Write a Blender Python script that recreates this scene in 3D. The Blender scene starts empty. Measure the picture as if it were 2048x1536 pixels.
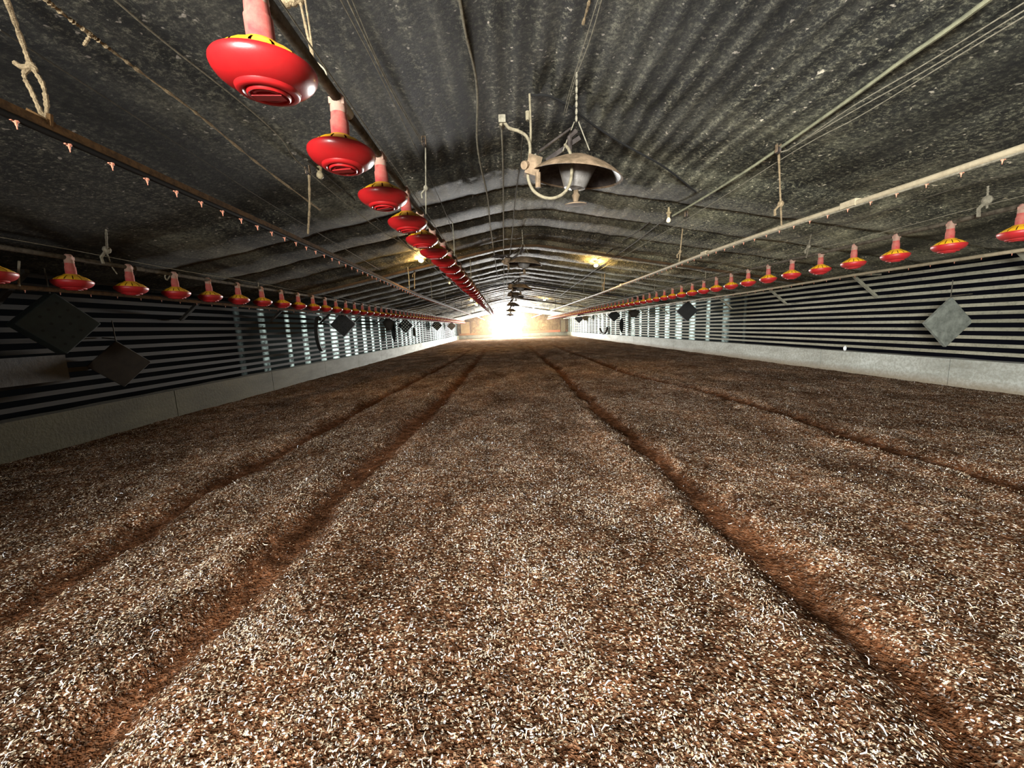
import bpy, math, random
import numpy as np
from mathutils import Matrix, Vector, Quaternion
random.seed(7); rng = np.random.default_rng(7)
S = bpy.context.scene; C = S.collection
PI = math.pi

# ------------------------------------------------------------------ camera
F, W, H = 769.0, 2048.0, 1536.0
VP = (1009.0, 654.0); ROLL = math.radians(-2.2); CAMH = 1.16
v = Vector(((VP[0]-W/2)/F, -(VP[1]-H/2)/F, -1)).normalized()
q1 = v.rotation_difference(Vector((0, 0, -1)))
RM = Matrix.Rotation(PI/2, 3, 'X') @ Matrix.Rotation(ROLL, 3, 'Z') @ q1.to_matrix()
cam = bpy.data.cameras.new('camera'); co = bpy.data.objects.new('camera', cam); C.objects.link(co)
cam.sensor_fit = 'HORIZONTAL'; cam.sensor_width = 36; cam.lens = F/W*36; cam.clip_end = 300; cam.clip_start = .02
co.matrix_world = Matrix.Translation((0, 0, CAMH)) @ RM.to_4x4()
S.camera = co
EYE = Vector((0, 0, CAMH))
def ray(px, py): return RM @ Vector(((px-W/2)/F, -(py-H/2)/F, -1))
def onX(px, py, X): d = ray(px, py); return EYE + d*(X/d.x)
def onY(px, py, Y): d = ray(px, py); return EYE + d*(Y/d.y)
def onZ(px, py, Z): d = ray(px, py); return EYE + d*((Z-CAMH)/d.z)

# ------------------------------------------------------------------ building dimensions
XL, XR, YN, YF = -5.0, 6.86, -4.0, 42.5
RX, RZ, EZ = .42, 3.04, 1.96
KL, KR = .40, .42
def prof(x):
    z = RZ - (RX-x)*(RZ-EZ)/(RX-XL) if x < RX else RZ - (x-RX)*(RZ-EZ)/(XR-RX)
    return z - .05*math.exp(-((x-RX)/.22)**2)
def onCeil(px, py, off=.04):
    d = ray(px, py); t = 1.0
    lo, hi = .05, 200.0
    for _ in range(60):
        m = (lo+hi)/2; p = EYE + d*m
        if p.z < prof(p.x)-off-.06*min(1, max(0, (p.y-3.7)/.7)): lo = m
        else: hi = m
    return EYE + d*lo

# ------------------------------------------------------------------ node helpers
def mat(name, col=(.5, .5, .5), rough=.6, metal=0.0, spec=.5):
    m = bpy.data.materials.new(name); m.use_nodes = True
    b = m.node_tree.nodes['Principled BSDF']
    b.inputs['Base Color'].default_value = (*col, 1); b.inputs['Roughness'].default_value = rough
    b.inputs['Metallic'].default_value = metal; b.inputs['Specular IOR Level'].default_value = spec
    return m
class N:
    def __init__(s, m): s.t = m.node_tree; s.b = s.t.nodes.get('Principled BSDF')
    def n(s, typ, **k):
        x = s.t.nodes.new(typ)
        for a, b in k.items(): setattr(x, a, b)
        return x
    def l(s, a, b): s.t.links.new(a, b)
    def coord(s, scale=(1, 1, 1), kind='Object'):
        c = s.n('ShaderNodeTexCoord'); mp = s.n('ShaderNodeMapping'); mp.inputs['Scale'].default_value = scale
        s.l(c.outputs[kind], mp.inputs[0]); return mp.outputs[0]
    def noise(s, vec, scale, detail=4, rough=.6, dist=0):
        x = s.n('ShaderNodeTexNoise'); x.inputs['Scale'].default_value = scale; x.inputs['Detail'].default_value = detail
        x.inputs['Roughness'].default_value = rough; x.inputs['Distortion'].default_value = dist
        s.l(vec, x.inputs['Vector']); return x.outputs['Fac']
    def ramp(s, fac, stops):
        r = s.n('ShaderNodeValToRGB'); e = r.color_ramp.elements
        while len(e) < len(stops): e.new(.5)
        for i, (p, c) in enumerate(stops):
            e[i].position = p; e[i].color = (*c, 1) if len(c) == 3 else c
        s.l(fac, r.inputs[0]); return r.outputs[0]
    def mix(s, fac, a, b, mode='MIX'):
        x = s.n('ShaderNodeMix', data_type='RGBA', blend_type=mode)
        for i, val in ((0, fac), (6, a), (7, b)):
            if hasattr(val, 'links'): s.l(val, x.inputs[i])
            elif isinstance(val, (int, float)): x.inputs[i].default_value = val
            else: x.inputs[i].default_value = (*val, 1)
        return x.outputs[2]
    def math(s, op, a, b=0.0, clamp=False):
        x = s.n('ShaderNodeMath', operation=op, use_clamp=clamp)
        for i, val in ((0, a), (1, b)):
            if hasattr(val, 'links'): s.l(val, x.inputs[i])
            else: x.inputs[i].default_value = val
        return x.outputs[0]
    def bump(s, h, strength=.4, dist=.02, normal=None):
        x = s.n('ShaderNodeBump'); x.inputs['Strength'].default_value = strength; x.inputs['Distance'].default_value = dist
        s.l(h, x.inputs['Height'])
        if normal: s.l(normal, x.inputs['Normal'])
        s.l(x.outputs[0], s.b.inputs['Normal']); return x.outputs[0]
    def rgb(s, c): return s.l(c, s.b.inputs['Base Color'])
g3 = lambda a: (a, a, a)

def dusty(name, col, dust, rough=.6, scale=18, lo=.42, hi=.62, metal=0, b=.25, coat=0):
    m = mat(name, col, rough, metal, .5 if rough < .6 else .12); n = N(m); v_ = n.coord()
    f = n.noise(v_, scale, 6, .65)
    n.rgb(n.ramp(f, [(lo, col), (hi, dust)]))
    n.bump(n.noise(v_, scale*4, 4), b, .01)
    if coat: n.b.inputs['Coat Weight'].default_value = coat; n.b.inputs['Coat Roughness'].default_value = .15
    return m
M = {}
M['red'] = dusty('red_plastic', (.35, .008, .010), (.29, .012, .012), .36, 9, .4, .8, b=.05, coat=.3)
M['red_dark'] = mat('red_plastic_recess', (.25, .004, .008), .5)
M['red_line'] = dusty('red_plastic_side', (.40, .014, .018), (.28, .035, .028), .45, 9, .4, .8, b=.05)
M['tube'] = dusty('faded_red_tube', (.40, .055, .055), (.42, .17, .13), .7, 14, .35, .7, b=.1)
M['collar'] = dusty('dusty_pink_collar', (.38, .20, .16), (.30, .24, .18), .8, 16)
M['yellow'] = dusty('yellow_grill', (.80, .42, .01), (.62, .36, .06), .45, 12, .45, .75, b=.05)
M['auger'] = dusty('dusty_steel_pipe', (.11, .095, .072), (.045, .036, .026), .9, 20, .4, .65, metal=0)
M['cream'] = dusty('cream_pipe', (.42, .36, .25), (.30, .25, .17), .6, 15, .45, .7)
M['brownrail'] = dusty('brown_dusty_rail', (.12, .066, .026), (.06, .035, .016), .95, 25)
M['blackpipe'] = mat('black_water_pipe', (.012, .011, .010), .75, spec=.15)
M['nipple'] = dusty('orange_nipple', (.75, .20, .10), (.62, .32, .22), .5, 30)
M['rope'] = dusty('dusty_rope', (.40, .31, .19), (.20, .15, .09), .95, 45, .4, .65, b=.9)
M['cord'] = dusty('grey_cord', (.27, .25, .19), (.16, .145, .11), .9, 30)
M['cable'] = dusty('dark_cable', (.05, .045, .035), (.10, .09, .07), .8, 15)
M['hose'] = dusty('dusty_rubber_hose', (.25, .22, .15), (.15, .13, .09), .9, 30)
M['conduit'] = dusty('dusty_green_grey_conduit', (.30, .30, .20), (.20, .20, .14), .85, 12)
M['rust'] = dusty('rusty_dusty_metal', (.13, .095, .06), (.28, .20, .13), .8, 12, .4, .65)
M['darkmetal'] = dusty('dark_burner_metal', (.025, .02, .018), (.06, .05, .045), .6, 12)
M['greymetal'] = dusty('grey_burner_cone', (.20, .19, .18), (.12, .11, .10), .55, 12, metal=.3)
M['socket'] = dusty('dusty_lamp_socket', (.22, .17, .09), (.34, .28, .17), .8, 40)
M['wood'] = dusty('brown_board', (.16, .09, .05), (.10, .06, .035), .85, 6)
M['black'] = mat('black_strap', (.006, .006, .006), .9)
M['darkbatten'] = mat('dark_batten', (.012, .010, .009), .9)

def bulbmat(name, col, st, base=(.9, .75, .5)):
    m = mat(name, base, .3); b = m.node_tree.nodes['Principled BSDF']
    b.inputs['Emission Color'].default_value = (*col, 1); b.inputs['Emission Strength'].default_value = st
    return m
M['lit'] = bulbmat('glowing_bulb', (1, .62, .20), 900)
M['litfar'] = bulbmat('glowing_bulb_far', (1, .66, .24), 500)
M['dim'] = bulbmat('faint_bulb', (1, .72, .34), 1.2)
M['off'] = dusty('dusty_unlit_bulb', (.30, .25, .16), (.22, .18, .11), .6, 20)

# ------------------------------------------------------------------ mesh builder
class MB:
    def __init__(s): s.v = []; s.f = []; s.mi = []; s.cm = 0
    def add(s, vs, fs):
        o = len(s.v); s.v += [tuple(p) for p in vs]; s.f += [tuple(i+o for i in f) for f in fs]; s.mi += [s.cm]*len(fs); return s
    def box(s, c, d, rot=None):
        x, y, z = d[0]/2, d[1]/2, d[2]/2
        vs = [Vector((i*x, j*y, k*z)) for i in (-1, 1) for j in (-1, 1) for k in (-1, 1)]
        if rot is not None: vs = [rot @ p for p in vs]
        return s.add([p+Vector(c) for p in vs], [(0, 1, 3, 2), (4, 6, 7, 5), (0, 4, 5, 1), (2, 3, 7, 6), (0, 2, 6, 4), (1, 5, 7, 3)])
    def bar(s, a, b, w, h, up=(0, 0, 1)):
        a = Vector(a); b = Vector(b); d = (b-a).normalized(); u = Vector(up); r = d.cross(u).normalized(); u = r.cross(d)
        vs = [p + r*(i*w/2) + u*(j*h/2) for p in (a, b) for i, j in ((-1, -1), (1, -1), (1, 1), (-1, 1))]
        return s.add(vs, [(0, 1, 2, 3), (7, 6, 5, 4), (0, 4, 5, 1), (1, 5, 6, 2), (2, 6, 7, 3), (3, 7, 4, 0)])
    def tube(s, pts, r, seg=8):
        pts = [Vector(p) for p in pts]; n = len(pts)
        rs = r if isinstance(r, (list, tuple)) else [r]*n
        vs = []; fs = []; ref = None
        for i, p in enumerate(pts):
            d = (pts[min(i+1, n-1)] - pts[max(i-1, 0)]).normalized()
            if ref is None: ref = Vector((0, 0, 1)) if abs(d.z) < .9 else Vector((0, 1, 0))
            a = d.cross(ref).normalized(); b = a.cross(d).normalized(); ref = b
            for k in range(seg):
                t = 2*PI*k/seg; vs.append(p + (a*math.cos(t) + b*math.sin(t))*rs[i])
        for i in range(n-1):
            for k in range(seg):
                k2 = (k+1) % seg; fs.append((i*seg+k, i*seg+k2, (i+1)*seg+k2, (i+1)*seg+k))
        fs.append(tuple(range(seg))[::-1]); fs.append(tuple((n-1)*seg+k for k in range(seg)))
        return s.add(vs, fs)
    def lathe(s, pr, seg=32, c=(0, 0, 0), rot=None):
        vs = []; fs = []; n = len(pr)
        for r, z in pr:
            for k in range(seg):
                t = 2*PI*k/seg; p = Vector((max(r, 1e-4)*math.cos(t), max(r, 1e-4)*math.sin(t), z))
                if rot is not None: p = rot @ p
                vs.append(p+Vector(c))
        for i in range(n-1):
            for k in range(seg):
                k2 = (k+1) % seg; fs.append((i*seg+k, i*seg+k2, (i+1)*seg+k2, (i+1)*seg+k))
        return s.add(vs, fs)
    def build(s, name, m, parent=None, loc=None, smooth=True):
        me = bpy.data.meshes.new(name); me.from_pydata(s.v, [], s.f)
        for mm in (m if isinstance(m, list) else [m]): me.materials.append(mm)
        if isinstance(m, list): me.polygons.foreach_set('material_index', s.mi)
        if smooth:
            me.polygons.foreach_set('use_smooth', [True]*len(me.polygons))
            me.set_sharp_from_angle(angle=math.radians(42))
        me.update()
        o = bpy.data.objects.new(name, me); C.objects.link(o)
        if parent: o.parent = parent
        if loc is not None: o.location = loc
        return o
def tag(o, label=None, cat=None, group=None, kind=None):
    if label: o['label'] = label
    if cat: o['category'] = cat
    if group: o['group'] = group
    if kind: o['kind'] = kind
    return o
def empty(name, loc, label, cat, group=None, rz=0):
    o = bpy.data.objects.new(name, None); C.objects.link(o); o.location = loc; o.rotation_euler = (0, 0, rz); o.empty_display_size = .1
    return tag(o, label, cat, group)
def dup(root, loc, label=None, group=None, rz=None):
    r = root.copy(); C.objects.link(r); r.location = loc
    if rz is not None: r.rotation_euler = (root.rotation_euler.x*random.uniform(-.1, .4), random.uniform(-.03, .03), rz)
    if label: r['label'] = label
    if group: r['group'] = group
    for ch in list(root.children):
        c = ch.copy(); C.objects.link(c); c.parent = r
        for g in ch.children:
            d = g.copy(); C.objects.link(d); d.parent = c
    return r
def struct(o): o['kind'] = 'structure'; return o

# ------------------------------------------------------------------ value noise (numpy)
def vnoise(x, y, seed=0):
    xi = np.floor(x).astype(np.int64); yi = np.floor(y).astype(np.int64); xf = x-xi; yf = y-yi
    def h(a, b):
        n = (a*374761393 + b*668265263 + seed*982451653) & 0x7fffffff
        n = ((n ^ (n >> 13))*1274126177) & 0x7fffffff
        return ((n ^ (n >> 16)) & 0xffff)/65535.0
    u = xf*xf*(3-2*xf); w = yf*yf*(3-2*yf)
    return (h(xi, yi)*(1-u)+h(xi+1, yi)*u)*(1-w) + (h(xi, yi+1)*(1-u)+h(xi+1, yi+1)*u)*w
def fbm(x, y, o=4, seed=0):
    r = 0; a = .5
    for i in range(o): r = r + a*vnoise(x*2**i, y*2**i, seed+i); a *= .5
    return r

# ------------------------------------------------------------------ floor with vehicle tracks
TR = [[(0, 1230), (250, 1085), (420, 975), (600, 880), (750, 800), (830, 760), (905, 722)],
      [(120, 1536), (300, 1360), (430, 1235), (530, 1132), (620, 1040), (700, 965), (790, 880), (860, 820), (915, 765)],
      [(1120, 742), (1176, 798), (1260, 868), (1351, 940), (1438, 1021), (1568, 1125), (1677, 1233), (1840, 1370), (1985, 1530)],
      [(1165, 712), (1263, 749), (1405, 780), (1568, 826), (1732, 880), (1895, 928), (2048, 970)]]
tracks = []
for T in TR:
    P = sorted([(p.y, p.x) for p in (onZ(a, b, 0) for a, b in T)])
    tracks.append((np.array([a for a, b in P]), np.array([b for a, b in P])))
TW = [.10, .125, .105, .13]
def trackd(X, Y):
    """groove mask, berm mask"""
    g = np.zeros_like(X); b = np.zeros_like(X)
    for (ty, tx), w in zip(tracks, TW):
        wob = (fbm(Y*1.7, X*0+3.3, 3, 5)-.45)*.10 + (fbm(X*5, Y*5, 3, 6)-.44)*.09
        cx = np.interp(Y, ty, tx) + wob
        w2 = w*(.75 + .6*vnoise(Y*2.3, X*0+7.1, 9))
        d = (X-cx); fade = np.clip((26-Y)/14, 0, 1)
        g = np.maximum(g, np.exp(-(d/w2)**4)*fade)
        b = np.maximum(b, np.exp(-((d+.25*np.where(cx > 0, 1, 1)*1)/.09)**2)*fade)
        b = np.maximum(b, .5*np.exp(-((d-.27)/.09)**2)*fade)
    return g, b
def fheight(X, Y):
    g, b = trackd(X, Y)
    z = -.045*g + .03*b + (fbm(X*1.1, Y*1.1, 3, 21)-.44)*.035 + (fbm(X*7, Y*7, 3, 31)-.44)*.022 + (fbm(X*24, Y*24, 2, 33)-.37)*.007
    return z, g, b
def add_attr(me, name, arr):
    a = me.attributes.new(name, 'FLOAT', 'POINT'); a.data.foreach_set('value', arr.astype(np.float32).ravel())
def grid(name, xs, ys, zf, m, attrs=None):
    X, Y = np.meshgrid(xs, ys); Z = zf(X, Y); at = None
    if isinstance(Z, tuple): Z, at = Z[0], Z[1:]
    nx, ny = len(xs), len(ys)
    co_ = np.stack([X, Y, Z], -1).reshape(-1, 3)
    i = np.arange((ny-1)*(nx-1)); r = i//(nx-1); c = i % (nx-1); a = r*nx+c
    f = np.stack([a, a+1, a+nx+1, a+nx], 1)
    me = bpy.data.meshes.new(name); me.vertices.add(len(co_)); me.vertices.foreach_set('co', co_.ravel())
    me.loops.add(f.size); me.loops.foreach_set('vertex_index', f.ravel().astype(np.int32))
    me.polygons.add(len(f)); me.polygons.foreach_set('loop_start', np.arange(0, f.size, 4, dtype=np.int32))
    me.polygons.foreach_set('use_smooth', np.ones(len(f), dtype=bool)); me.update(calc_edges=True)
    if at:
        for nm, A in zip(attrs, at): add_attr(me, nm, A)
    me.materials.append(m)
    o = bpy.data.objects.new(name, me); C.objects.link(o); return o

fm = mat('litter_floor', (.1, .04, .02), 1, spec=.0); n = N(fm)
v_ = n.coord()
big = n.noise(v_, .9, 3, .6); med = n.noise(v_, 5, 3, .6); fine = n.noise(v_, 60, 2, .7)
soil = n.ramp(fine, [(.3, (.022, .009, .0045)), (.5, (.075, .033, .016)), (.72, (.17, .098, .058))])
gr = n.n('ShaderNodeAttribute', attribute_name='groove').outputs['Fac']
def flakes(scale, stretch, thr, rot):
    c = n.n('ShaderNodeTexCoord'); mp = n.n('ShaderNodeMapping'); mp.inputs['Scale'].default_value = stretch; mp.inputs['Rotation'].default_value = (0, 0, rot)
    n.l(c.outputs['Object'], mp.inputs[0])
    vo = n.n('ShaderNodeTexVoronoi'); vo.inputs['Scale'].default_value = scale; n.l(mp.outputs[0], vo.inputs['Vector'])
    sep = n.n('ShaderNodeSeparateColor'); n.l(vo.outputs['Color'], sep.inputs[0])
    return vo.outputs['Distance'], sep.outputs[0], sep.outputs[1], vo.outputs['Color']
mask = None; colr = None
for sc, stv, thr, ro in ((75, (1, .55, 1), .30, .5), (110, (.5, 1, 1), .30, -.4), (45, (.35, 1, 1), .16, 1.1)):
    d, a, b, cc = flakes(sc, stv, thr, ro)
    m1 = n.math('LESS_THAN', d, thr); m2 = n.math('GREATER_THAN', a, .22)
    mm = n.math('MULTIPLY', m1, m2)
    col = n.ramp(b, [(0, (.26, .18, .11)), (.35, (.44, .35, .24)), (.7, (.66, .58, .46)), (1, (.86, .86, .88))])
    mask, colr = (mm, col) if mask is None else (n.math('MAXIMUM', mask, mm), n.mix(mm, colr, col))
dens = n.math('MULTIPLY', n.ramp(big, [(.32, g3(.6)), (.6, g3(1))]), n.ramp(med, [(.34, g3(.25)), (.52, g3(1))]))
dens = n.math('MULTIPLY', dens, n.math('SUBTRACT', 1, n.math('MULTIPLY', gr, .95)))
fac = n.math('MULTIPLY', mask, dens)
bc = n.mix(fac, n.mix(n.math('MULTIPLY', gr, .55), soil, (.060, .022, .009)), colr)
pat = n.ramp(n.noise(n.coord((1, .55, 1)), 1.6, 4, .7, .5), [(.32, (.50, .47, .44)), (.5, g3(1)), (.68, (1.7, 1.65, 1.6))])
grit = n.ramp(n.noise(v_, 17, 3, .8), [(.36, g3(.5)), (.5, g3(1)), (.64, g3(1.8))])
n.rgb(n.mix(1, n.mix(1, bc, pat, 'MULTIPLY'), grit, 'MULTIPLY'))
n.bump(fine, .9, .015)

ys = [YN]
while ys[-1] < YF+.5:
    y = ys[-1]; ys.append(y + (.25 if y < .3 else max(.03, .012*y)))
flo = struct(grid('floor', np.arange(XL-.03, XR+.04, .03), np.array(ys), fheight, fm, ('groove', 'berm')))

# loose husks and wood shavings near the camera, uncountable litter
def litter():
    NC = 1000000
    Y = .55 + 13.5*rng.random(NC)**1.3; X = (rng.random(NC)*2-1)*(1.45*Y+.35) + .02
    k = (X > XL+.05) & (X < XR-.05); X, Y = X[k], Y[k]
    z, g, b = fheight(X, Y)
    p = .8*np.clip((fbm(X*2.2, Y*2.2, 4, 77)-.30)*3.2, .16, 1)*np.clip((fbm(X*9, Y*9, 2, 78)-.22)*3.4, .22, 1)*(1-.90*g)*(1+.9*b)
    k = rng.random(len(X)) < p; X, Y, z = X[k], Y[k], z[k]; nn = len(X)
    big_ = rng.random(nn) < .035
    L = np.where(big_, rng.uniform(.014, .030, nn), rng.uniform(.003, .010, nn)); Wd = np.where(big_, rng.uniform(.002, .005, nn), rng.uniform(.0018, .0042, nn))
    th = rng.random(nn)*2*PI; tl = rng.normal(0, .42, nn); rl = rng.normal(0, .5, nn)
    ax = np.stack([np.cos(th)*np.cos(tl), np.sin(th)*np.cos(tl), np.sin(tl)], 1)
    sd = np.stack([-np.sin(th)*np.cos(rl), np.cos(th)*np.cos(rl), np.sin(rl)], 1)
    P = np.stack([X, Y, z+.004+np.abs(np.sin(tl))*L*.5], 1)
    bend = np.where(big_, rng.uniform(-.35, .35, nn), 0)[:, None]*L[:, None]*sd + np.array([0, 0, 1])*np.where(big_, .006, .001)[:, None]
    a = ax*L[:, None]/2; s_ = sd*Wd[:, None]/2
    V = np.stack([P-a-s_*.5, P-a+s_*.5, P+bend+s_, P+a+s_*.5, P+a-s_*.5, P+bend-s_], 1).reshape(-1, 3)
    base = np.arange(nn)*6
    f = np.concatenate([np.stack([base, base+1, base+2, base+5], 1), np.stack([base+5, base+2, base+3, base+4], 1)])
    me = bpy.data.meshes.new('husk_litter'); me.vertices.add(len(V)); me.vertices.foreach_set('co', V.ravel())
    me.loops.add(f.size); me.loops.foreach_set('vertex_index', f.ravel().astype(np.int32))
    me.polygons.add(len(f)); me.polygons.foreach_set('loop_start', np.arange(0, f.size, 4, dtype=np.int32)); me.update(calc_edges=True)
    t = rng.random(nn)**1.35
    add_attr(me, 'tone', np.repeat(np.where(big_, .6+.4*t, t), 6))
    m = mat('husk_flakes', (.6, .5, .4), .55, spec=.6); q = N(m)
    at = q.n('ShaderNodeAttribute', attribute_name='tone').outputs['Fac']
    q.rgb(q.ramp(at, [(0, (.10, .046, .025)), (.25, (.25, .145, .08)), (.5, (.48, .36, .23)), (.75, (.72, .61, .45)), (.92, (.86, .82, .78)), (1, (.80, .88, 1.0))]))
    me.materials.append(m); o = bpy.data.objects.new('husk_litter', me); C.objects.link(o)
    tag(o, 'pale husks and curled shavings strewn over the brown litter floor', 'litter', kind='stuff')
litter()

# ------------------------------------------------------------------ ceiling
cm_ = mat('sooty_ceiling_sheet', (.05, .05, .045), .75, spec=.35); n = N(cm_)
v_ = n.coord(); vs_ = n.coord((1, .12, 1)); vt = n.coord((1.0, .9, 1))
big = n.noise(vt, .8, 6, .62, .6); st = n.noise(n.coord((1, .07, 1)), 9, 5, .65); sp = n.noise(v_, 30, 5, .85); wh = n.noise(v_, 22, 2, .5)
base = n.ramp(big, [(.36, (.006, .007, .007)), (.49, (.025, .026, .023)), (.62, (.088, .088, .070)), (.74, (.13, .13, .10))])
c1 = n.mix(n.ramp(st, [(.46, g3(0)), (.68, g3(.5))]), base, (.10, .10, .085))
c2 = n.mix(n.ramp(sp, [(.51, g3(0)), (.66, g3(.9))]), c1, (.24, .235, .18))
c3 = n.mix(n.ramp(sp, [(.36, g3(.95)), (.48, g3(0))]), c2, (.006, .006, .007))
c4 = n.mix(n.ramp(wh, [(.68, g3(0)), (.73, g3(.8))]), c3, (.50, .46, .40))
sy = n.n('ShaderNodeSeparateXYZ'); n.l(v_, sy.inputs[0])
lum = n.ramp(n.math('DIVIDE', sy.outputs[1], 42), [(.05, g3(1)), (.2, (2.7, 2.6, 2.35)), (.6, (4.6, 4.5, 4.0))])  # far doorway's light put into the ceiling colour, brighter with distance
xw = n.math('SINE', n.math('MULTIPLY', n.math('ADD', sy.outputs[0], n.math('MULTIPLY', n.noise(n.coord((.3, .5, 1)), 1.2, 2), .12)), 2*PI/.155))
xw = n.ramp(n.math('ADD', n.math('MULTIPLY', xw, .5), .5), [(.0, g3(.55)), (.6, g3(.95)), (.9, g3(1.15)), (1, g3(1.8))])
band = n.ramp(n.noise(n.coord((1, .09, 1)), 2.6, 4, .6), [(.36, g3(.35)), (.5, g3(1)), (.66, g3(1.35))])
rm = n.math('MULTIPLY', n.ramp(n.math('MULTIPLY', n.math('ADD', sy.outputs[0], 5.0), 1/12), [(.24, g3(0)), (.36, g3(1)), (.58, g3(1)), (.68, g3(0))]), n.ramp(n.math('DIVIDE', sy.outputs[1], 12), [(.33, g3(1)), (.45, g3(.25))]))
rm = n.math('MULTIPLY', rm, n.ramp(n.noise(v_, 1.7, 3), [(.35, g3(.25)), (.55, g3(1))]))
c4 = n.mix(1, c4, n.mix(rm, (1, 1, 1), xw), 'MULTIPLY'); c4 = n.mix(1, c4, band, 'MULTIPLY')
sx = n.ramp(n.math('MULTIPLY', n.math('ADD', sy.outputs[0], 5.0), 1/12), [(0, g3(.55)), (.35, g3(.7)), (.55, g3(.85)), (.68, (1.5, 1.55, 1.45)), (.85, (1.9, 1.95, 1.85)), (1, g3(1.0))])  # dim left and lit right side put into the ceiling colour
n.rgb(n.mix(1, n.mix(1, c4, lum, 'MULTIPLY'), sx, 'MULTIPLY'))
n.bump(sp, .6, .02)
P0, PS = 4.35, 1.03
def ceilz(X, Y):
    Z = np.where(X < RX, RZ-(RX-X)*(RZ-EZ)/(RX-XL), RZ-(X-RX)*(RZ-EZ)/(XR-RX)) - .05*np.exp(-((X-RX)/.22)**2)
    t = (Y-P0)/PS; k = np.floor(t); fr = t-k
    amp = np.where(Y < P0, .0, .056)*(.65+.7*vnoise(k*1.0+.5, X*.35, 3))
    Z = Z - amp*np.sin(PI*fr)**.75
    rm_ = np.exp(-((X-.6)/2.0)**4); rm_ = rm_*(.5+.8*fbm(X*1.3, Y*.8, 3, 91)) + .12
    Z = Z - np.where(Y < P0+.4, .013, .004)*rm_*np.abs(np.cos(PI*(X+.01*np.sin(Y*1.3))/.155))**5
    Z = Z + (fbm(X*.9, Y*.9, 3, 55)-.44)*.05*np.clip(1-np.abs(X)/7, .2, 1) + (fbm(X*5, Y*3, 3, 56)-.44)*.016 + (fbm(X*2.2, Y*.45, 3, 58)-.44)*.05*np.clip((np.abs(X-.5)-1.2)/2, 0, 1)
    return Z
ys = np.concatenate([np.arange(YN, P0, .1), np.arange(P0, 14, PS/18), np.arange(14, YF+.2, PS/10)])
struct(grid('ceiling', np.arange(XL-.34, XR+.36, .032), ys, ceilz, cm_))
BM_b = dusty('brown_batten', (.07, .042, .022), (.04, .025, .014), .95, 6)
for i, yb in enumerate((8.75, 15.9, 24.4, 32.6)):
    b = MB(); pts = [(x, yb, prof(x)-.085) for x in np.linspace(XL+.1, XR-.1, 40)]
    for p, q in zip(pts[:-1], pts[1:]): b.bar(p, q, .06, .05)
    struct(b.build('trim_%d' % (i+1), BM_b if i == 0 else M['darkbatten']))

# ------------------------------------------------------------------ side walls
km = mat('concrete_kerb', (.4, .42, .4), .9); n = N(km); v_ = n.coord(); va = n.coord((1, .25, 1))
a = n.noise(va, 3, 6, .65); b_ = n.noise(v_, 26, 5, .7)
cK = n.ramp(a, [(.3, (.26, .27, .24)), (.5, (.42, .44, .41)), (.7, (.56, .60, .58))])
cK = n.mix(n.ramp(b_, [(.42, g3(.5)), (.58, g3(0))]), cK, (.20, .20, .16))
sp = n.n('ShaderNodeSeparateXYZ'); n.l(v_, sp.inputs[0])
low = n.ramp(sp.outputs[2], [(.02, g3(.75)), (.16, g3(0))])
n.rgb(n.mix(low, cK, (.20, .15, .09))); n.bump(b_, .4, .01)
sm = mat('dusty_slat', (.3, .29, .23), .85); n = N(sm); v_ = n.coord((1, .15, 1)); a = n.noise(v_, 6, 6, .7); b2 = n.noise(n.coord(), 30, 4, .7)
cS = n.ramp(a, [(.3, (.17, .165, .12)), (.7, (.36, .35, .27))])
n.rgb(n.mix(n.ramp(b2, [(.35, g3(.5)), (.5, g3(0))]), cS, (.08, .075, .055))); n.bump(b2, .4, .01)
slats_l = mat('shaded_brown_slat', (.1, .08, .06), .85); n = N(slats_l); v_ = n.coord((1, .15, 1)); a = n.noise(v_, 6, 6, .7); b2 = n.noise(n.coord(), 2, 4, .7)  # darker copy of the slats, the left side's shade put into the colour
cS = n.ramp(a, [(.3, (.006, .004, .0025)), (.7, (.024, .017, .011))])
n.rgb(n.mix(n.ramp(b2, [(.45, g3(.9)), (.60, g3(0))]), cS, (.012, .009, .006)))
kl = mat('shaded_olive_kerb', (.1, .1, .07), .9); n = N(kl); v_ = n.coord(); a = n.noise(n.coord((1, .3, 1)), 3, 6, .65); sp = n.n('ShaderNodeSeparateXYZ'); n.l(v_, sp.inputs[0])
shaded = n.ramp(a, [(.3, (.036, .030, .012)), (.7, (.075, .066, .032))]); daylit = n.ramp(a, [(.3, (.28, .29, .26)), (.7, (.56, .60, .58))])  # near shade and far daylight put into the left kerb colour
n.rgb(n.mix(n.ramp(n.math('DIVIDE', sp.outputs[1], 20), [(.35, g3(0)), (1, g3(1))]), shaded, daylit)); n.bump(n.noise(v_, 26, 5, .7), .4, .01)
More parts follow.
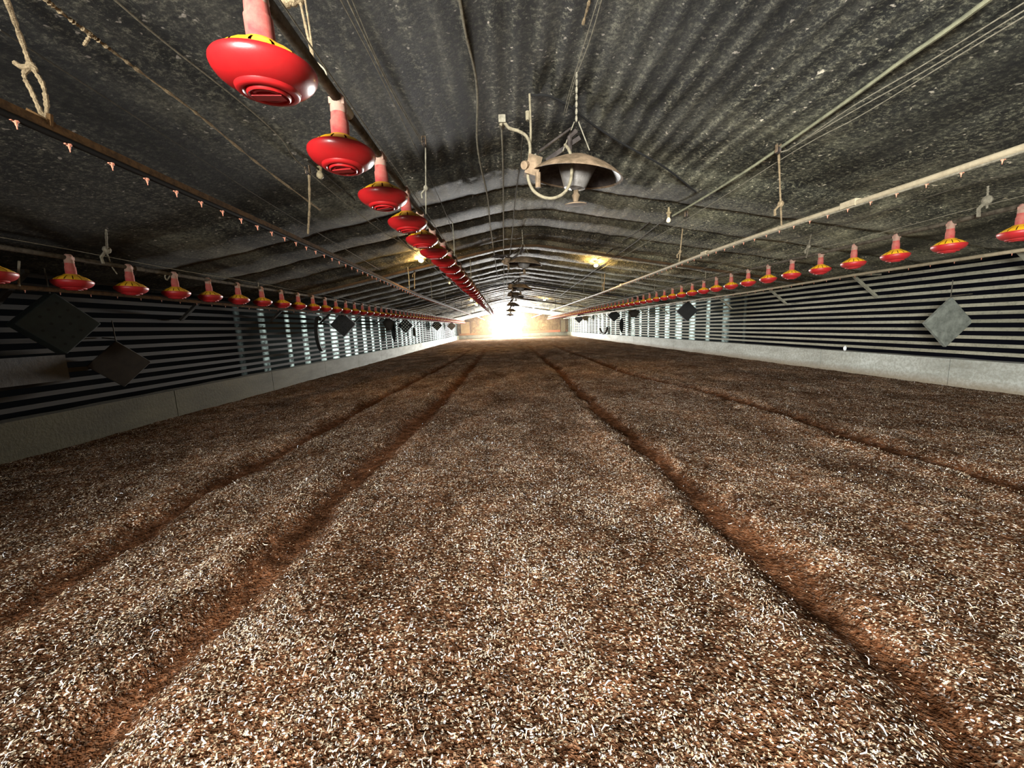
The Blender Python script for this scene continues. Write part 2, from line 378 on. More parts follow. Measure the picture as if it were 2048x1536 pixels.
def curtain_mat(name, y0, per):
    m = bpy.data.materials.new(name); m.use_nodes = True; t = m.node_tree; t.nodes.remove(t.nodes['Principled BSDF']); n = N(m)
    out = t.nodes['Material Output']; v_ = n.coord(); s = n.n('ShaderNodeSeparateXYZ'); n.l(v_, s.inputs[0])
    y = s.outputs[1]
    jit = n.math('MULTIPLY', n.noise(n.coord((0, 1, 0)), .9, 2), .6)
    ph = n.math('MULTIPLY', n.math('ADD', y, jit), 2*PI/per)
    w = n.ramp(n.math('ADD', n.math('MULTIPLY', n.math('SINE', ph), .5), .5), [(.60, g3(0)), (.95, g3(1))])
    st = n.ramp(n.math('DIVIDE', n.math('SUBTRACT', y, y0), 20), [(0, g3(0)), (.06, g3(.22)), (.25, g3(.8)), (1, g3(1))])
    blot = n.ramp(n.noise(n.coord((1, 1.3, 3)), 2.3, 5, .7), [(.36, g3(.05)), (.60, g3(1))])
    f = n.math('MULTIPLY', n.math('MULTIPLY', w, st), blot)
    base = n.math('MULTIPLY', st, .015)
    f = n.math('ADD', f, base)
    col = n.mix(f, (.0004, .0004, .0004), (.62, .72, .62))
    tr = n.n('ShaderNodeBsdfTranslucent'); n.l(col, tr.inputs[0])
    df = n.n('ShaderNodeBsdfDiffuse'); df.inputs[0].default_value = (.003, .003, .005, 1) if per > 1 else (.0015, .0012, .001, 1)
    ad = n.n('ShaderNodeAddShader'); n.l(tr.outputs[0], ad.inputs[0]); n.l(df.outputs[0], ad.inputs[1]); n.l(ad.outputs[0], out.inputs[0])
    return m
def side_wall(side):
    sgn = -1 if side == 'left' else 1; X0 = XL if sgn < 0 else XR; K = KL if sgn < 0 else KR
    b = MB(); X1 = X0 + sgn*.22
    y = YN
    while y < YF:                                  # kerb cast in lengths with narrow joints
        y2 = min(y+2.45, YF); b.box(((X0+X1)/2, (y+y2)/2, K/2-.05), (.22, y2-y-.012, K+.1)); y = y2
    b.box((X1+sgn*.02, (YN+YF)/2, K/2-.05), (.04, YF-YN, K+.1))
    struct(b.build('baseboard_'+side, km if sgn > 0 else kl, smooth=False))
    b = MB(); sp_ = .117; z = K+.10; xs = X0+sgn*.10
    while z < EZ+.05:
        b.box((xs, (YN+YF)/2, z), (.022, YF-YN, .050)); z += sp_
    b.box((xs, (YN+YF)/2, EZ+.02), (.06, YF-YN, .08))
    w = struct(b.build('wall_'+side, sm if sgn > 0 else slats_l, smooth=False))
    # curtain outside
    yy = np.arange(YN, YF+.1, .08); zz = np.array([K-.04, 1.1, EZ+.02])
    vs = []; fs = []
    for j, z in enumerate(zz):
        for i, y in enumerate(yy): vs.append((X0+sgn*(.21+.03*math.sin(y*2*PI/.95)), y, z))
    nn = len(yy)
    for j in range(2):
        for i in range(nn-1): fs.append((j*nn+i, j*nn+i+1, (j+1)*nn+i+1, (j+1)*nn+i))
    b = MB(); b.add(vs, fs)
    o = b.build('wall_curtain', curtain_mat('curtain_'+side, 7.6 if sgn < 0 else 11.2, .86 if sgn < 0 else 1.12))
    tag(o, 'dirty tarpaulin curtain hanging behind the slats of the %s wall' % side, 'curtain')
    # diagonal braces under the eaves
    k = 0; y = 4.85 if sgn > 0 else 3.9
    while y < YF-2:
        bb = MB(); zt = 1.83; bb.bar((X0-sgn*.42, y, zt+.02), (X0+sgn*.06, y, zt-.38), .05, .035)
        bb.bar((X0-sgn*.44, y, zt+.03), (X0+sgn*.08, y, zt+.03), .04, .03)
        o = bb.build('wall_brace', sm if sgn > 0 else slats_l, smooth=False)
        lab = ('pale timber brace slanting from eaves to slats of the %s wall' if k else 'nearest slanting timber brace under the eaves of the %s wall') % side
        tag(o, lab, 'brace', 'timber braces of the %s wall' % side); k += 1; y += 2.3
side_wall('left'); side_wall('right')

# ------------------------------------------------------------------ end walls
em = mat('mottled_end_panel', (.3, .2, .12), .9); n = N(em); v_ = n.coord(); a = n.noise(v_, 2.2, 6, .7, 1.0)
n.rgb(n.ramp(a, [(.32, (.13, .085, .045)), (.5, (.30, .19, .09)), (.66, (.46, .36, .20))])); n.bump(a, .5, .03)
DX0, DX1, DZ = -1.35, 1.85, 2.75
def gable(y, name, m, dx0, dx1, dz, th=.1):
    b = MB()
    def poly(pts):
        vs = [(x, y, z) for x, z in pts] + [(x, y+th, z) for x, z in pts]; k = len(pts)
        b.add(vs, [tuple(range(k)), tuple(range(k, 2*k))[::-1]] + [(i, (i+1) % k, (i+1) % k+k, i+k) for i in range(k)])
    poly([(XL-.3, -.1), (dx0, -.1), (dx0, prof(dx0)+.15), (XL-.3, EZ+.15)])
    poly([(dx1, -.1), (XR+.3, -.1), (XR+.3, EZ+.15), (dx1, prof(dx1)+.15)])
    poly([(dx0, dz), (dx1, dz), (dx1, prof(dx1)+.15), (RX, RZ+.15), (dx0, prof(dx0)+.15)])
    return struct(b.build(name, m, smooth=False))
gable(YF, 'wall_far', em, DX0, DX1, DZ)
gable(YN-.1, 'wall_near', em, -2.3, -.5, 2.1)
b = MB(); b.box(((XL+DX0)/2, YF-.05, .52), (DX0-XL, .1, .22)); struct(b.build('trim_6', dusty('orange_kick_board', (.50, .25, .12), (.40, .2, .1), .8, 4), smooth=False))
b = MB(); b.box(((XR+DX1)/2, YF-.05, .52), (XR-DX1, .1, .22)); struct(b.build('trim_7', M['nipple'], smooth=False))
b = MB(); b.box(((XL+DX0)/2, YF-.15, .18), (DX0-XL, .3, .42)); b.box(((XR+DX1)/2, YF-.15, .18), (XR-DX1, .3, .42)); struct(b.build('baseboard_far', km, smooth=False))
r = empty('side_door', (-4.25, YF-.05, .62), 'pale beige plank door in the far end wall by the left corner', 'door')
pale = dusty('pale_beige_door', (.66, .50, .30), (.56, .40, .22), .8, 3)
MB().box((0, 0, .62), (1.0, .06, 1.24)).build('door_panel', pale, r, smooth=False)
b = MB(); b.box((-.54, -.02, .64), (.08, .1, 1.32)); b.box((.54, -.02, .64), (.08, .1, 1.32)); b.box((0, -.02, 1.3), (1.16, .1, .08)); b.build('door_frame', M['wood'], r, smooth=False)
r = empty('side_door', (XR-.5, YF-.4, .42), 'orange brown door leaning in the far right corner of the house', 'door')
MB().box((0, 0, .62), (.5, .06, 1.24)).build('door_panel', M['cream'], r, smooth=False)
b = MB(); b.box((-.28, -.02, .64), (.06, .1, 1.30)); b.box((.28, -.02, .64), (.06, .1, 1.30)); b.build('door_frame', M['wood'], r, smooth=False)
# ground outside both doors
for nm, y0, y1 in (('ground_far', YF+.4, YF+40), ('ground_near', YN-25, YN)):
    b = MB(); b.add([(-30, y0, -.06), (30, y0, -.06), (30, y1, -.06), (-30, y1, -.06)], [(0, 1, 2, 3)])
    struct(b.build('floor_'+nm.split('_')[1], dusty(nm, (.45, .36, .26), (.55, .46, .36), .9, 2), smooth=False))

# ------------------------------------------------------------------ feeder pans
ORD = ['nearest', 'second', 'third', 'fourth', 'fifth', 'sixth', 'seventh', 'eighth', 'ninth', 'tenth', 'eleventh', 'twelfth', 'thirteenth', 'fourteenth']
DISH = [(.146, .004), (.152, .014), (.159, .015), (.1635, .009), (.1645, -.001), (.160, -.014), (.148, -.030), (.130, -.044), (.112, -.053), (.102, -.056),
        (.099, -.064), (.094, -.068), (.084, -.070), (.079, -.070), (.076, -.066), (.070, -.064), (.068, -.074), (.064, -.077), (.059, -.075), (.058, -.069), (0, -.069)]
PZ = .235     # feed pipe axis above the pan rim
def pan_parts(root, rm, seg=40):
    b = MB(); b.lathe(DISH, seg); b.lathe([(.146, .004), (.12, -.03), (.06, -.05), (0, -.05)], seg)
    d = b.build('dish', rm, root)
    s = MB(); s.lathe([(.0575, -.0700), (0, -.0700)], 24); s.build('base_recess', M['red_dark'], d)
    s = MB(); s.bar((-.050, .012, -.073), (.050, -.012, -.073), .040, .012); s.lathe([(.050, -.070), (.048, -.0735), (.040, -.0735)], 20); s.build('base_rib', rm, d)
    g = MB()
    for k in range(14):
        t = 2*PI*k/14; pts = []
        for r_, z_ in ((.150, .012), (.135, .030), (.105, .050), (.070, .066), (.046, .074)):
            for s_ in (-1, 1):
                w = .029*r_/.15 if r_ > .06 else .010
                pts.append((r_*math.cos(t)-s_*w*math.sin(t), r_*math.sin(t)+s_*w*math.cos(t), z_))
        g.add(pts, [(2*i, 2*i+2, 2*i+3, 2*i+1) for i in range(4)])
    g.lathe([(.155, .008), (.155, .017), (.143, .021), (.143, .010)], seg); g.lathe([(.075, .063), (.056, .078), (.046, .078)], 24)
    g.build('grill', M['yellow'], root)
    t = MB(); t.lathe([(.050, .055), (.050, .075), (.044, .082), (.044, .150), (.040, .155), (.038, .185), (.034, .19)], 24); t.build('drop_tube', M['tube'], root)
    c = MB(); c.lathe([(.036, .182), (.040, .196), (.037, .235), (.034, .262), (.022, .275), (0, .278)], 20)
    c.box((.0, 0, .235), (.075, .055, .03)); c.build('pipe_collar', M['collar'], root)
def pan_simple(rm):
    b = MB(); b.cm = 0; b.lathe([DISH[i] for i in (1, 3, 6, 8, 10, 13, 20)], 16)
    b.cm = 1; b.lathe([(.150, .010), (.11, .046), (.046, .074)], 14)
    b.cm = 2; b.lathe([(.046, .06), (.044, .16), (.037, .18)], 10)
    b.cm = 3; b.lathe([(.038, .18), (.036, .25), (0, .278)], 10)
    o = b.build('feeder_pan', [rm, M['yellow'], M['tube'], M['collar']]); return o
TILT = {'middle': 6}
def feeder_row(name, px, py, X, Y0, zadj, rm, nm_line, ysk, step=.6):
    """name: line words, X: lateral place, Y0: nearest pan, z: rim height"""
    near = simple = None; k = 0; y = Y0; zs = []
    while y < YF-1.2:
        z = zadj(y); j = rng.normal(0, .004)
        if y < 15.5:
            lab = '%s red feeder pan with yellow grill on the %s feed pipe' % (ORD[k] if k < len(ORD) else 'small distant', name)
            if k >= len(ORD): lab = 'small red feeder pan in the middle distance of the %s feed pipe' % name
            if near is None:
                near = empty('feeder_pan', (X+j, y, z), lab, 'feeder pan', 'feeder pans on the %s feed pipe' % name); pan_parts(near, rm)
                near.scale = {'middle': (.92, .92, .95), 'left': (.9, .9, .97), 'right': (.80, .80, .90)}[name]
                near.rotation_euler = (math.radians(TILT.get(name, 0)), 0, .25)
            else: dup(near, (X+j, y, z), lab, rz=.25+random.uniform(-.5, .5))
        else:
            if simple is None:
                simple = pan_simple(rm); simple.location = (X, y, z); simple.scale = near.scale
                tag(simple, 'tiny far off red feeder pan crowded toward the bright end of the %s feed pipe' % name, 'feeder pan', 'feeder pans on the %s feed pipe' % name)
            else:
                o = simple.copy(); C.objects.link(o); o.location = (X+j, y, z)
        k += 1; y += step
    # pipe
    r = empty('feed_pipe', (X, 0, zadj(5)+PZ), 'long dusty steel feed pipe carrying the %s row of red pans' % name, 'pipe')
    b = MB(); pts = [(0, yy, zadj(yy)-zadj(5)+.002*math.sin(yy)) for yy in np.arange(-3, YF-1, .5)]
    b.tube(pts, .0225, 14); b.build('pipe', M['auger'], r)
    for yy in np.arange(1.5+ysk, 20, 3.0):
        b = MB(); b.tube([(0, -.05, 0), (0, .05, 0)], .027, 12); b.build('pipe_coupling', M['cream'] if name == 'middle' else M['auger'], r, (0, yy, zadj(yy)-zadj(5)))
    b = MB(); pts = [(0, yy, zadj(yy)-zadj(5)+.075+.008*math.sin(yy*2.1)) for yy in np.arange(-3, YF-1, .5)]
    b.tube(pts, .0035, 6); b.build('guard_wire', M['cord'], r)
    return r
p1 = onY(531, 143, 1.38); mz = lambda y: p1.z + (y-1.38)*0.0005
LINES = {}
LINES['middle feed pipe'] = feeder_row('middle', 0, 0, p1.x, 1.38, mz, M['red'], 'mid', .55)
lp = onX(262, 577, -4.22); lz = lambda y: lp.z
LINES['left feed pipe'] = feeder_row('left', 0, 0, -4.22, lp.y-1.2, lz, M['red_line'], 'left', .2)
rp = onX(1898, 492, 4.6); rzf = lambda y: rp.z
LINES['right feed pipe'] = feeder_row('right', 0, 0, 4.6, rp.y-.549, rzf, M['red_line'], 'right', .2, .549)
print('pans', p1, lp, rp)

# ------------------------------------------------------------------ drinker lines
def drinker(name, X, zf, style, y_first, spacing, y0=.4):
    r = empty('drinker_line', (X, 0, 0), {'left': 'dark drinker pipe under a brown dusty rail, left of the middle pans',
        'right': 'cream square drinker pipe with orange nipples on the right of the house',
        'left wall': 'thin dusty drinker pipe running low beside the left wall under the pans',
        'right wall': 'cream drinker pipe running along the top of the right slatted wall'}[name], 'drinker line')
    Y = list(np.arange(y0, YF-1.5, .6))
    if style == 'dark':
        b = MB(); [b.bar((0, a, zf(a)+.030), (0, c, zf(c)+.030), .034, .036) for a, c in zip(Y[:-1], Y[1:])]; b.build('support_rail', M['brownrail'], r, smooth=False)
        b = MB(); b.tube([(0, a, zf(a)) for a in Y], .0145, 10); b.build('water_pipe', M['blackpipe'], r); h = .014
    elif style == 'cream':
        b = MB(); b.tube([(0, a, zf(a)+.017) for a in Y], .021, 12); b.build('water_pipe', M['cream'], r)
        b = MB(); b.tube([(0, a, zf(a)-.004) for a in Y], .010, 8); b.build('lower_tube', M['cord'], r); h = .012
        for yy in (3.28, 5.6, 9.5, 13.5):
            b = MB(); b.box((0, 0, 0), (.05, .14, .05)); b.build('pipe_joint', M['cream'], r, (0, yy, zf(yy)+.022), smooth=False)
    else:
        b = MB(); b.tube([(0, a, zf(a)) for a in Y], .024, 10); b.build('water_pipe', M['cream'] if 'right' in name else M['brownrail'], r); h = .014
    nsc = .6 if name == 'right' else .85
    nb = MB(); nb.lathe([(.012, .004), (.013, -.006), (.006, -.012), (.005, -.022), (.003, -.026), (.0022, -.040), (0, -.041)], 8)
    nb.box((0, -.012, -.004), (.011, .020, .006)); 
    y = y_first; first = None; k = 0
    while k < (100 if style in ('dark', 'cream') else 24) and y < YF-1.6:
        if first is None: first = nb.build('drinker_nipple', M['nipple'], r); o = first
        else: o = first.copy(); C.objects.link(o); o.parent = r
        o.location = (0, y, zf(y)-h); o.scale = (nsc, nsc, nsc); y += spacing; k += 1
    fb = MB()
    while y < YF-1.6: fb.lathe([(.012, .004), (.006, -.012), (.002, -.040)], 5, (0, y, zf(y)-h)); y += spacing
    o = fb.build('drinker_nipples', M['nipple'], r); o['kind'] = 'stuff'; return r
def zfit(X, pts):
    P = sorted((p.y, p.z) for p in (onX(a, b, X) for a, b in pts)); a = np.array(P)
    return lambda y: float(np.interp(y, a[:, 0], a[:, 1])), a[0, 0], a
XA = -2.03; za, _, A = zfit(XA, [(3, 222), (250, 334), (430, 412), (610, 490), (740, 549), (830, 589)])
LINES['left dark drinker pipe'] = drinker('left', XA, za, 'dark', onX(30, 236, XA).y, .2, .9)
XB = 2.87; zb, _, B_ = zfit(XB, [(2046, 302), (1800, 382), (1562, 458), (1400, 513), (1210, 584)])
LINES['cream drinker pipe'] = drinker('right', XB, zb, 'cream', onX(2005, 321, XB).y, .2, .9)
XC = 6.15; zc, _, C_ = zfit(XC, [(2046, 500), (1720, 548), (1500, 584)])
drinker('right wall', XC, zc, 'plain', 4.7, .3)
XD = -4.62; zd, _, D_ = zfit(XD, [(30, 574), (250, 590), (480, 612)])
drinker('left wall', XD, zd, 'plain', 3.3, .3)
print('drink', A, B_, C_, D_)

# ------------------------------------------------------------------ ropes, cords and wires
def smoothpath(pts, n=8):
    pts = [Vector(p) for p in pts]
    if len(pts) < 3: return [pts[0].lerp(pts[-1], i/n) for i in range(n+1)]
    out = []
    P = [pts[0]*2-pts[1]] + pts + [pts[-1]*2-pts[-2]]
    for i in range(1, len(P)-2):
        for k in range(n):
            t = k/n; a, b, c, d = P[i-1:i+3]
            out.append(.5*((2*b)+(c-a)*t+(2*a-5*b+4*c-d)*t*t+(3*b-a-3*c+d)*t**3))
    out.append(pts[-1]); return out
def line(name, pts, r, m, label, cat, group=None, n=10, rough=0, seg=7, extra=None):
    P = smoothpath(pts, n); b = MB()
    b.tube(P, [r*(1+random.uniform(-rough, rough)) for _ in P] if rough else r, seg)
    if extra: extra(b)
    return tag(b.build(name, m), label, cat, group)
# knotted rope near the left edge
Y = onX(95, 245, XA).y
a0 = onCeil(2, -30, .02); a1 = onY(40, 72, Y-.04); a2 = onY(62, 132, Y); k1 = onY(74, 175, Y); e1 = onY(93, 240, Y)
def ex(b):
    b.tube(smoothpath([a2, onY(48, 150, Y), onY(64, 185, Y), onY(82, 225, Y), e1], 10), [random.uniform(.006, .012) for _ in range(41)], 7)
    b.tube(smoothpath([onY(30, 126, Y), onY(44, 134, Y), onY(66, 134, Y-.01), onY(70, 142, Y)], 8), .011, 7)
    b.lathe([(0, -.016), (.014, -.010), (.018, 0), (.014, .012), (0, .018)], 10, a2)
line('hanging_rope', [a0, a1, a2, onY(84, 165, Y), onY(93, 205, Y), e1], .0085, M['rope'], 'thick dusty rope with a frayed knot holding the dark drinker pipe, top left', 'rope', rough=.3, extra=ex)
b = MB(); e = onY(98, 250, Y); b.bar(onY(60, 226, Y), onY(101, 248, Y), .035, .03); b.bar(onY(99, 228, Y), onY(100, 252, Y), .02, .012, (0, 1, 0))
tag(b.build('rail_hanger', M['brownrail'], smooth=False), 'brown metal hanger clip where the thick knotted rope meets the rail', 'clip')
# rope and wire hook at the middle feed pipe
Yr = 1.86
line('hanging_rope', [onY(596, -20, Yr), onY(606, 30, Yr), onY(617, 78, Yr), onY(627, 122, Yr)], .0055, M['rope'], 'pale twisted rope hanging above the gap between the two nearest middle pans', 'rope', rough=.2,
     extra=lambda b: (b.tube(smoothpath([onY(610, 0, Yr), onY(618, 50, Yr), onY(627, 120, Yr)], 8), .004, 6),
                      [b.lathe([(0, -.02), (.018, -.012), (.022, .004), (.012, .018), (0, .02)], 8, onY(x_, y_, Yr)) for x_, y_ in ((572, 5), (585, 2), (598, -2))]))
line('wire_hook', [onY(627, 120, Yr), onY(646, 136, Yr), onY(653, 150, Yr), onY(649, 170, Yr)], .0035, M['cream'], 'bent pale wire hook under the twisted rope beside the nearest middle pan', 'hook', n=3)
def cord(px0, py0, px1, py1, Yc, r, label, knots=(), m='cord', group=None, bend=0):
    Y0c = onCeil(px0, py0, .03).y
    a = onCeil(px0, py0, .03); c = onY(px1, py1+5, Yc)
    if (a-onY(px0, py0, Yc)).length > .9: a = onY(px0, py0, Yc)
    mid = a.lerp(c, .5)+Vector((bend, 0, 0))
    def ex(b):
        for kx, ky, kr in knots:
            t_ = (ky-py0)/max(1, (py1+5-py0)); t_ = min(max(t_, 0), 1); p = a.lerp(c, t_); b.lathe([(0, -kr*1.6), (kr, -kr), (kr*1.3, 0), (kr, kr), (0, kr*1.6)], 8, p)
            b.tube([p, p+Vector((-kr*2.5, 0, -kr*2.6)), p+Vector((-kr*2.2, 0, -kr*5))], kr*.5, 5)
    return line('suspension_line', [a, mid, c], r, M[m], label, 'cord', group, rough=.25, extra=ex)
YM = lambda px, py, X: onX(px, py, X).y
XM = p1.x
cord(851, 287, 852, 452, YM(852, 455, XM), .006, 'straight cord with a small knot dropping from a ceiling pulley to the middle feed pipe', [(852, 372, .018)])
cord(618, 343, 616, 462, YM(616, 474, XA), .010, 'thick dusty cord hanging loose beside the unlit bulb on the left', [], 'rope', bend=.01)
cord(1557, 300, 1563, 446, YM(1563, 452, XB), .009, 'pale cord with a dangling knot down to the cream drinker pipe', [(1563, 404, .022)], 'rope')
cord(1368, 432, 1358, 520, YM(1358, 525, XB), .009, 'second pale cord above the cream drinker pipe, beneath the faint bulb', [(1360, 503, .02)], 'rope')
cord(829, 520, 829, 572, YM(829, 578, XA), .011, 'yellow lit cord under the glowing left bulb', [(829, 545, .02)], 'rope')
cord(1211, 527, 1207, 580, YM(1207, 585, XB), .013, 'yellow lit cord beside the glowing right bulb', [(1208, 566, .02)], 'rope')
cord(1976, 372, 1974, 412, YM(1970, 430, 4.6), .008, 'frayed grey cord dropping to the right feed pipe by the nearest pans', [(1974, 400, .03)])
cord(1622, 470, 1613, 510, YM(1613, 520, 4.6), .010, 'short grey cord above the fourth pan of the right row', [(1618, 492, .02)])
cord(212, 460, 214, 505, YM(225, 520, -4.22), .009, 'frayed pale cord over the left feed pipe near its third pan', [(214, 498, .028)])
line('wire_hook', [onX(214, 505, -4.22), onX(222, 530, -4.22), onX(234, 548, -4.22)], .006, M['cord'], 'thin wire tie below the frayed cord on the left feed pipe', 'hook', n=3)
line('wire_hook', [onX(38, 522, -4.22), onX(37, 550, -4.22), onX(38, 572, -4.22)], .008, M['cord'], 'small dusty wire hanger at the far left feed pipe beside the cropped pan', 'hook', n=3)
line('wire_hook', [onX(337, 545, -4.22), onX(330, 552, -4.22), onX(334, 560, -4.22), onX(342, 548, -4.22)], .008, M['cord'], 'small looped wire tie above the third visible pan on the left', 'hook', n=3)
# cords along the distant stretch, each a thing
for nm, X, zf, y0, st, r in (('left dark drinker pipe', XA, lambda y: za(y)+.05, 8.6, 2.6, .008), ('cream drinker pipe', XB, lambda y: zb(y)+.04, 11.4, 2.6, .008),
                       ('middle feed pipe', XM, lambda y: mz(y)+PZ, 6.2, 3, .007), ('left feed pipe', -4.22, lambda y: lz(y)+PZ, 6.9, 3, .007), ('right feed pipe', 4.6, lambda y: rzf(y)+PZ, 8.9, 3, .007)):
    y = y0; k = 0
    while y < YF-3:
        b = MB(); zt = prof(X)-.02; zb_ = zf(y); b.tube([(X, y, zt), (X+.006, y, (zt+zb_)/2), (X, y, zb_)], r, 5)
        b.lathe([(0, -.02), (.018, 0), (0, .02)], 6, (X, y, zb_+.22*(zt-zb_)))
        o = b.build('suspension_cord', M['cord'], LINES[nm]); o.location = -LINES[nm].location; y += st; k += 1

# long wires under the ceiling
def cl(pts, off=.05): return [onCeil(a, b, off) for a, b in pts]
def wire(pts, r, m, label, off=.05, cat='wire', name='ceiling_wire', rough=0, n=6):
    return line(name, cl(pts, off), r, M[m], label, cat, n=n, rough=rough, seg=6)
wire([(676, -10), (760, 150), (828, 290)], .0035, 'cord', 'leftmost of three thin wires running under the ceiling to the pulley', .06)
wire([(690, -10), (745, 105), (790, 195), (846, 290)], .0045, 'cord', 'knobbly middle strand of three wires under the ceiling to the pulley', .06, rough=.5, n=14)
wire([(700, -10), (770, 150), (848, 288)], .003, 'cord', 'rightmost thin strand of three wires leading to the pulley', .06)
wire([(828, 288), (880, 400), (905, 462)], .004, 'cable', 'dark wire continuing beyond the pulley toward the far end', .06)
wire([(218, -10), (330, 85), (480, 203), (560, 275), (618, 345), (760, 460), (842, 515), (943, 597)], .0045, 'cord', 'taut pale wire crossing the left ceiling toward the bulbs', .07)
wire([(80, -10), (135, 35), (180, 68), (215, 95), (300, 158), (400, 232), (520, 330), (640, 420)], .0075, 'rope', 'shaggy dusty twine sagging under the left ceiling', .05, 'twine', 'ceiling_twine', .6, 16)
line('twine_end', cl([(182, 66), (176, 78), (168, 90)], .05), .007, M['rope'], 'short frayed twine end dangling from the shaggy twine at top left', 'twine', rough=.4)
wire([(0, 60), (210, 195), (420, 330), (560, 420), (760, 540)], .004, 'cable', 'thin dark wire low on the left ceiling above the dark drinker pipe', .05)
wire([(918, -10), (932, 70), (950, 145), (955, 200), (954, 280), (962, 335), (976, 400), (983, 470), (996, 560)], .009, 'cord', 'wavy pale cable running along the ceiling left of the hanging heater', .03, 'cable', 'ceiling_cable', .1)
wire([(1003, 250), (1006, 330), (1007, 420), (1007, 480), (1008, 560), (1009, 620)], .009, 'cord', 'straight grey gas pipe running along the ridge from the hose elbow', .05, 'pipe', 'gas_pipe')
wire([(1046, 268), (1040, 330), (1030, 400), (1024, 470), (1014, 565), (1010, 615)], .007, 'cable', 'dark cable following the ridge behind the nearest heater', .05, 'cable', 'ceiling_cable')
wire([(1990, -10), (1900, 56), (1800, 125), (1700, 198), (1560, 296), (1480, 350), (1400, 400), (1345, 432)], .0135, 'conduit', 'thick pale conduit sweeping under the right ceiling to the faint bulb', .03, 'conduit', 'electrical_conduit', .06)
wire([(1332, 436), (1270, 485), (1216, 522), (1190, 540), (1120, 592)], .008, 'cable', 'thin dark cable between the faint bulb and glowing bulb on the right', .03, 'cable', 'ceiling_cable')
wire([(2060, -2), (1850, 128), (1700, 216), (1590, 292), (1556, 306)], .004, 'cord', 'upper of the thin parallel wires right of the thick conduit', .06)
wire([(2060, 14), (1850, 142), (1700, 226), (1575, 300)], .004, 'cord', 'middle of the thin parallel wires right of the thick conduit', .06)
wire([(2060, 26), (1900, 122), (1720, 232), (1580, 308), (1370, 440), (1190, 545)], .004, 'cord', 'lowest of the thin parallel wires right of the thick conduit, running on to the bulbs', .06)
wire([(2060, 340), (1950, 365), (1800, 412), (1640, 462), (1400, 540)], .005, 'cable', 'thin slack wire above the right row of feeder pans', .06)
wire([(1206, -10), (1180, 80), (1150, 160), (1132, 225)], .0035, 'cord', 'left one of the twin wires above the nearest hanging heater', .06)
wire([(1200, -14), (1168, 90), (1140, 180), (1127, 230)], .003, 'cord', 'right one of the twin wires meeting over the nearest hanging heater', .10)
wire([(1182, -10), (1174, 20), (1166, 48)], .008, 'rope', 'small torn strip hanging from the ceiling at the top edge', .02, 'strip', 'torn_strip', .5)

wire([(1062, 190), (1098, 192), (1140, 214), (1190, 252), (1250, 290), (1330, 335), (1392, 384)], .009, 'black', 'thin black strap arching across the ceiling behind the nearest heater chain', .02, 'strap', 'ceiling_strap')
def pulley(px, py, label, off=.05):
    p = onCeil(px, py, off); r = empty('ceiling_pulley', p, label, 'pulley')
    MB().lathe([(0, -.010), (.028, -.010), (.022, 0), (.028, .010), (0, .010)], 14, (0, 0, 0), Matrix.Rotation(PI/2, 3, 'Y')).build('wheel', M['darkmetal'], r)
    b = MB(); b.box((.016, 0, .015), (.004, .03, .07)); b.box((-.016, 0, .015), (.004, .03, .07)); b.box((0, 0, .05), (.036, .03, .005)); b.build('bracket', M['rust'], r, smooth=False)
pulley(848, 285, 'small black pulley under the ceiling where three wires meet the straight cord')
pulley(1556, 300, 'small rusty pulley under the right ceiling beside the thick conduit')
pulley(616, 343, 'small dark pulley under the left ceiling above the loose thick cord')
pulley(1372, 430, 'small dark pulley just right of the faint bulb')

# ------------------------------------------------------------------ bulbs
def bulb(px, py, Xb, m, label, group=None, s=1.0):
    p = onX(px, py, Xb); r = empty('light_bulb', p, label, 'light bulb', group)
    MB().lathe([(0, -.034), (.016, -.031), (.028, -.018), (.031, -.003), (.027, .013), (.017, .028), (.014, .036)], 18).build('glass_bulb', M[m], r)
    b = MB(); b.lathe([(.015, .032), (.022, .036), (.024, .075), (.034, .08), (.038, .10), (.02, .105), (.012, prof(Xb)-p.z-.01)], 14)
    b.build('lamp_socket', M['socket'], r); r.scale = (s, s, 1); return p
XBL, XBR = -1.6, 2.31
bulb(640, 350, XBL, 'off', 'unlit dusty bulb beside the loose cord on the left ceiling')
bulb(1337, 440, XBR, 'dim', 'faintly glowing bulb at the end of the thick conduit', s=.9)
p = bulb(842, 521, XBL, 'lit', 'brightly glowing yellow bulb left of the middle pans', s=1.5)
p = bulb(1192, 531, XBR, 'lit', 'brightly glowing yellow bulb under the right ceiling', s=1.6)
for px, py, X, lab in ((943, 601, XBL, 'far glowing bulb left of the pans, first beyond the bright yellow one'), (953, 610, XBL, 'far glowing bulb left of the pans, second beyond the bright yellow one'),
                  (964, 619, XBL, 'farthest glowing bulb left, close to the bright doorway'), (1089, 600, XBR, 'far glowing bulb on the right, first beyond the bright yellow one'),
                  (1076, 609, XBR, 'far glowing bulb on the right, second beyond the bright yellow one'), (1067, 615, XBR, 'farthest glowing bulb right, close to the bright doorway')):
    bulb(px, py, X, 'litfar', lab, s=2.2)
bulb(899, 566, XBL, 'dim', 'small faint bulb between the bright left bulb and the far ones')
# cables feeding the lit bulbs
for (px, X, nm) in (((842, 521), XBL, 'left'), ((1192, 531), XBR, 'right')):
    p = onX(*px, X); b = MB(); b.tube([(X, 5.6 if X > 0 else 3.5, prof(X)-.03)] + [(X, y, prof(X)-.035-.02*math.sin(y*3)) for y in np.arange(6, YF-3, .5)], .009, 6)
    tag(b.build('bulb_cable', M['cable']), 'dark supply cable strung along the %s row of bulbs' % nm, 'cable')
    b = MB(); q = p + Vector((.0, -.02, .10)); w = .18 if X > 0 else -.12
    b.tube([q, q+Vector((w, 0, .005)), q+Vector((w, 0, -.02))], .010, 6)
    tag(b.build('lamp_arm', M['rope']), 'short yellow lit arm joining the glowing %s bulb and its cord' % nm, 'bracket')

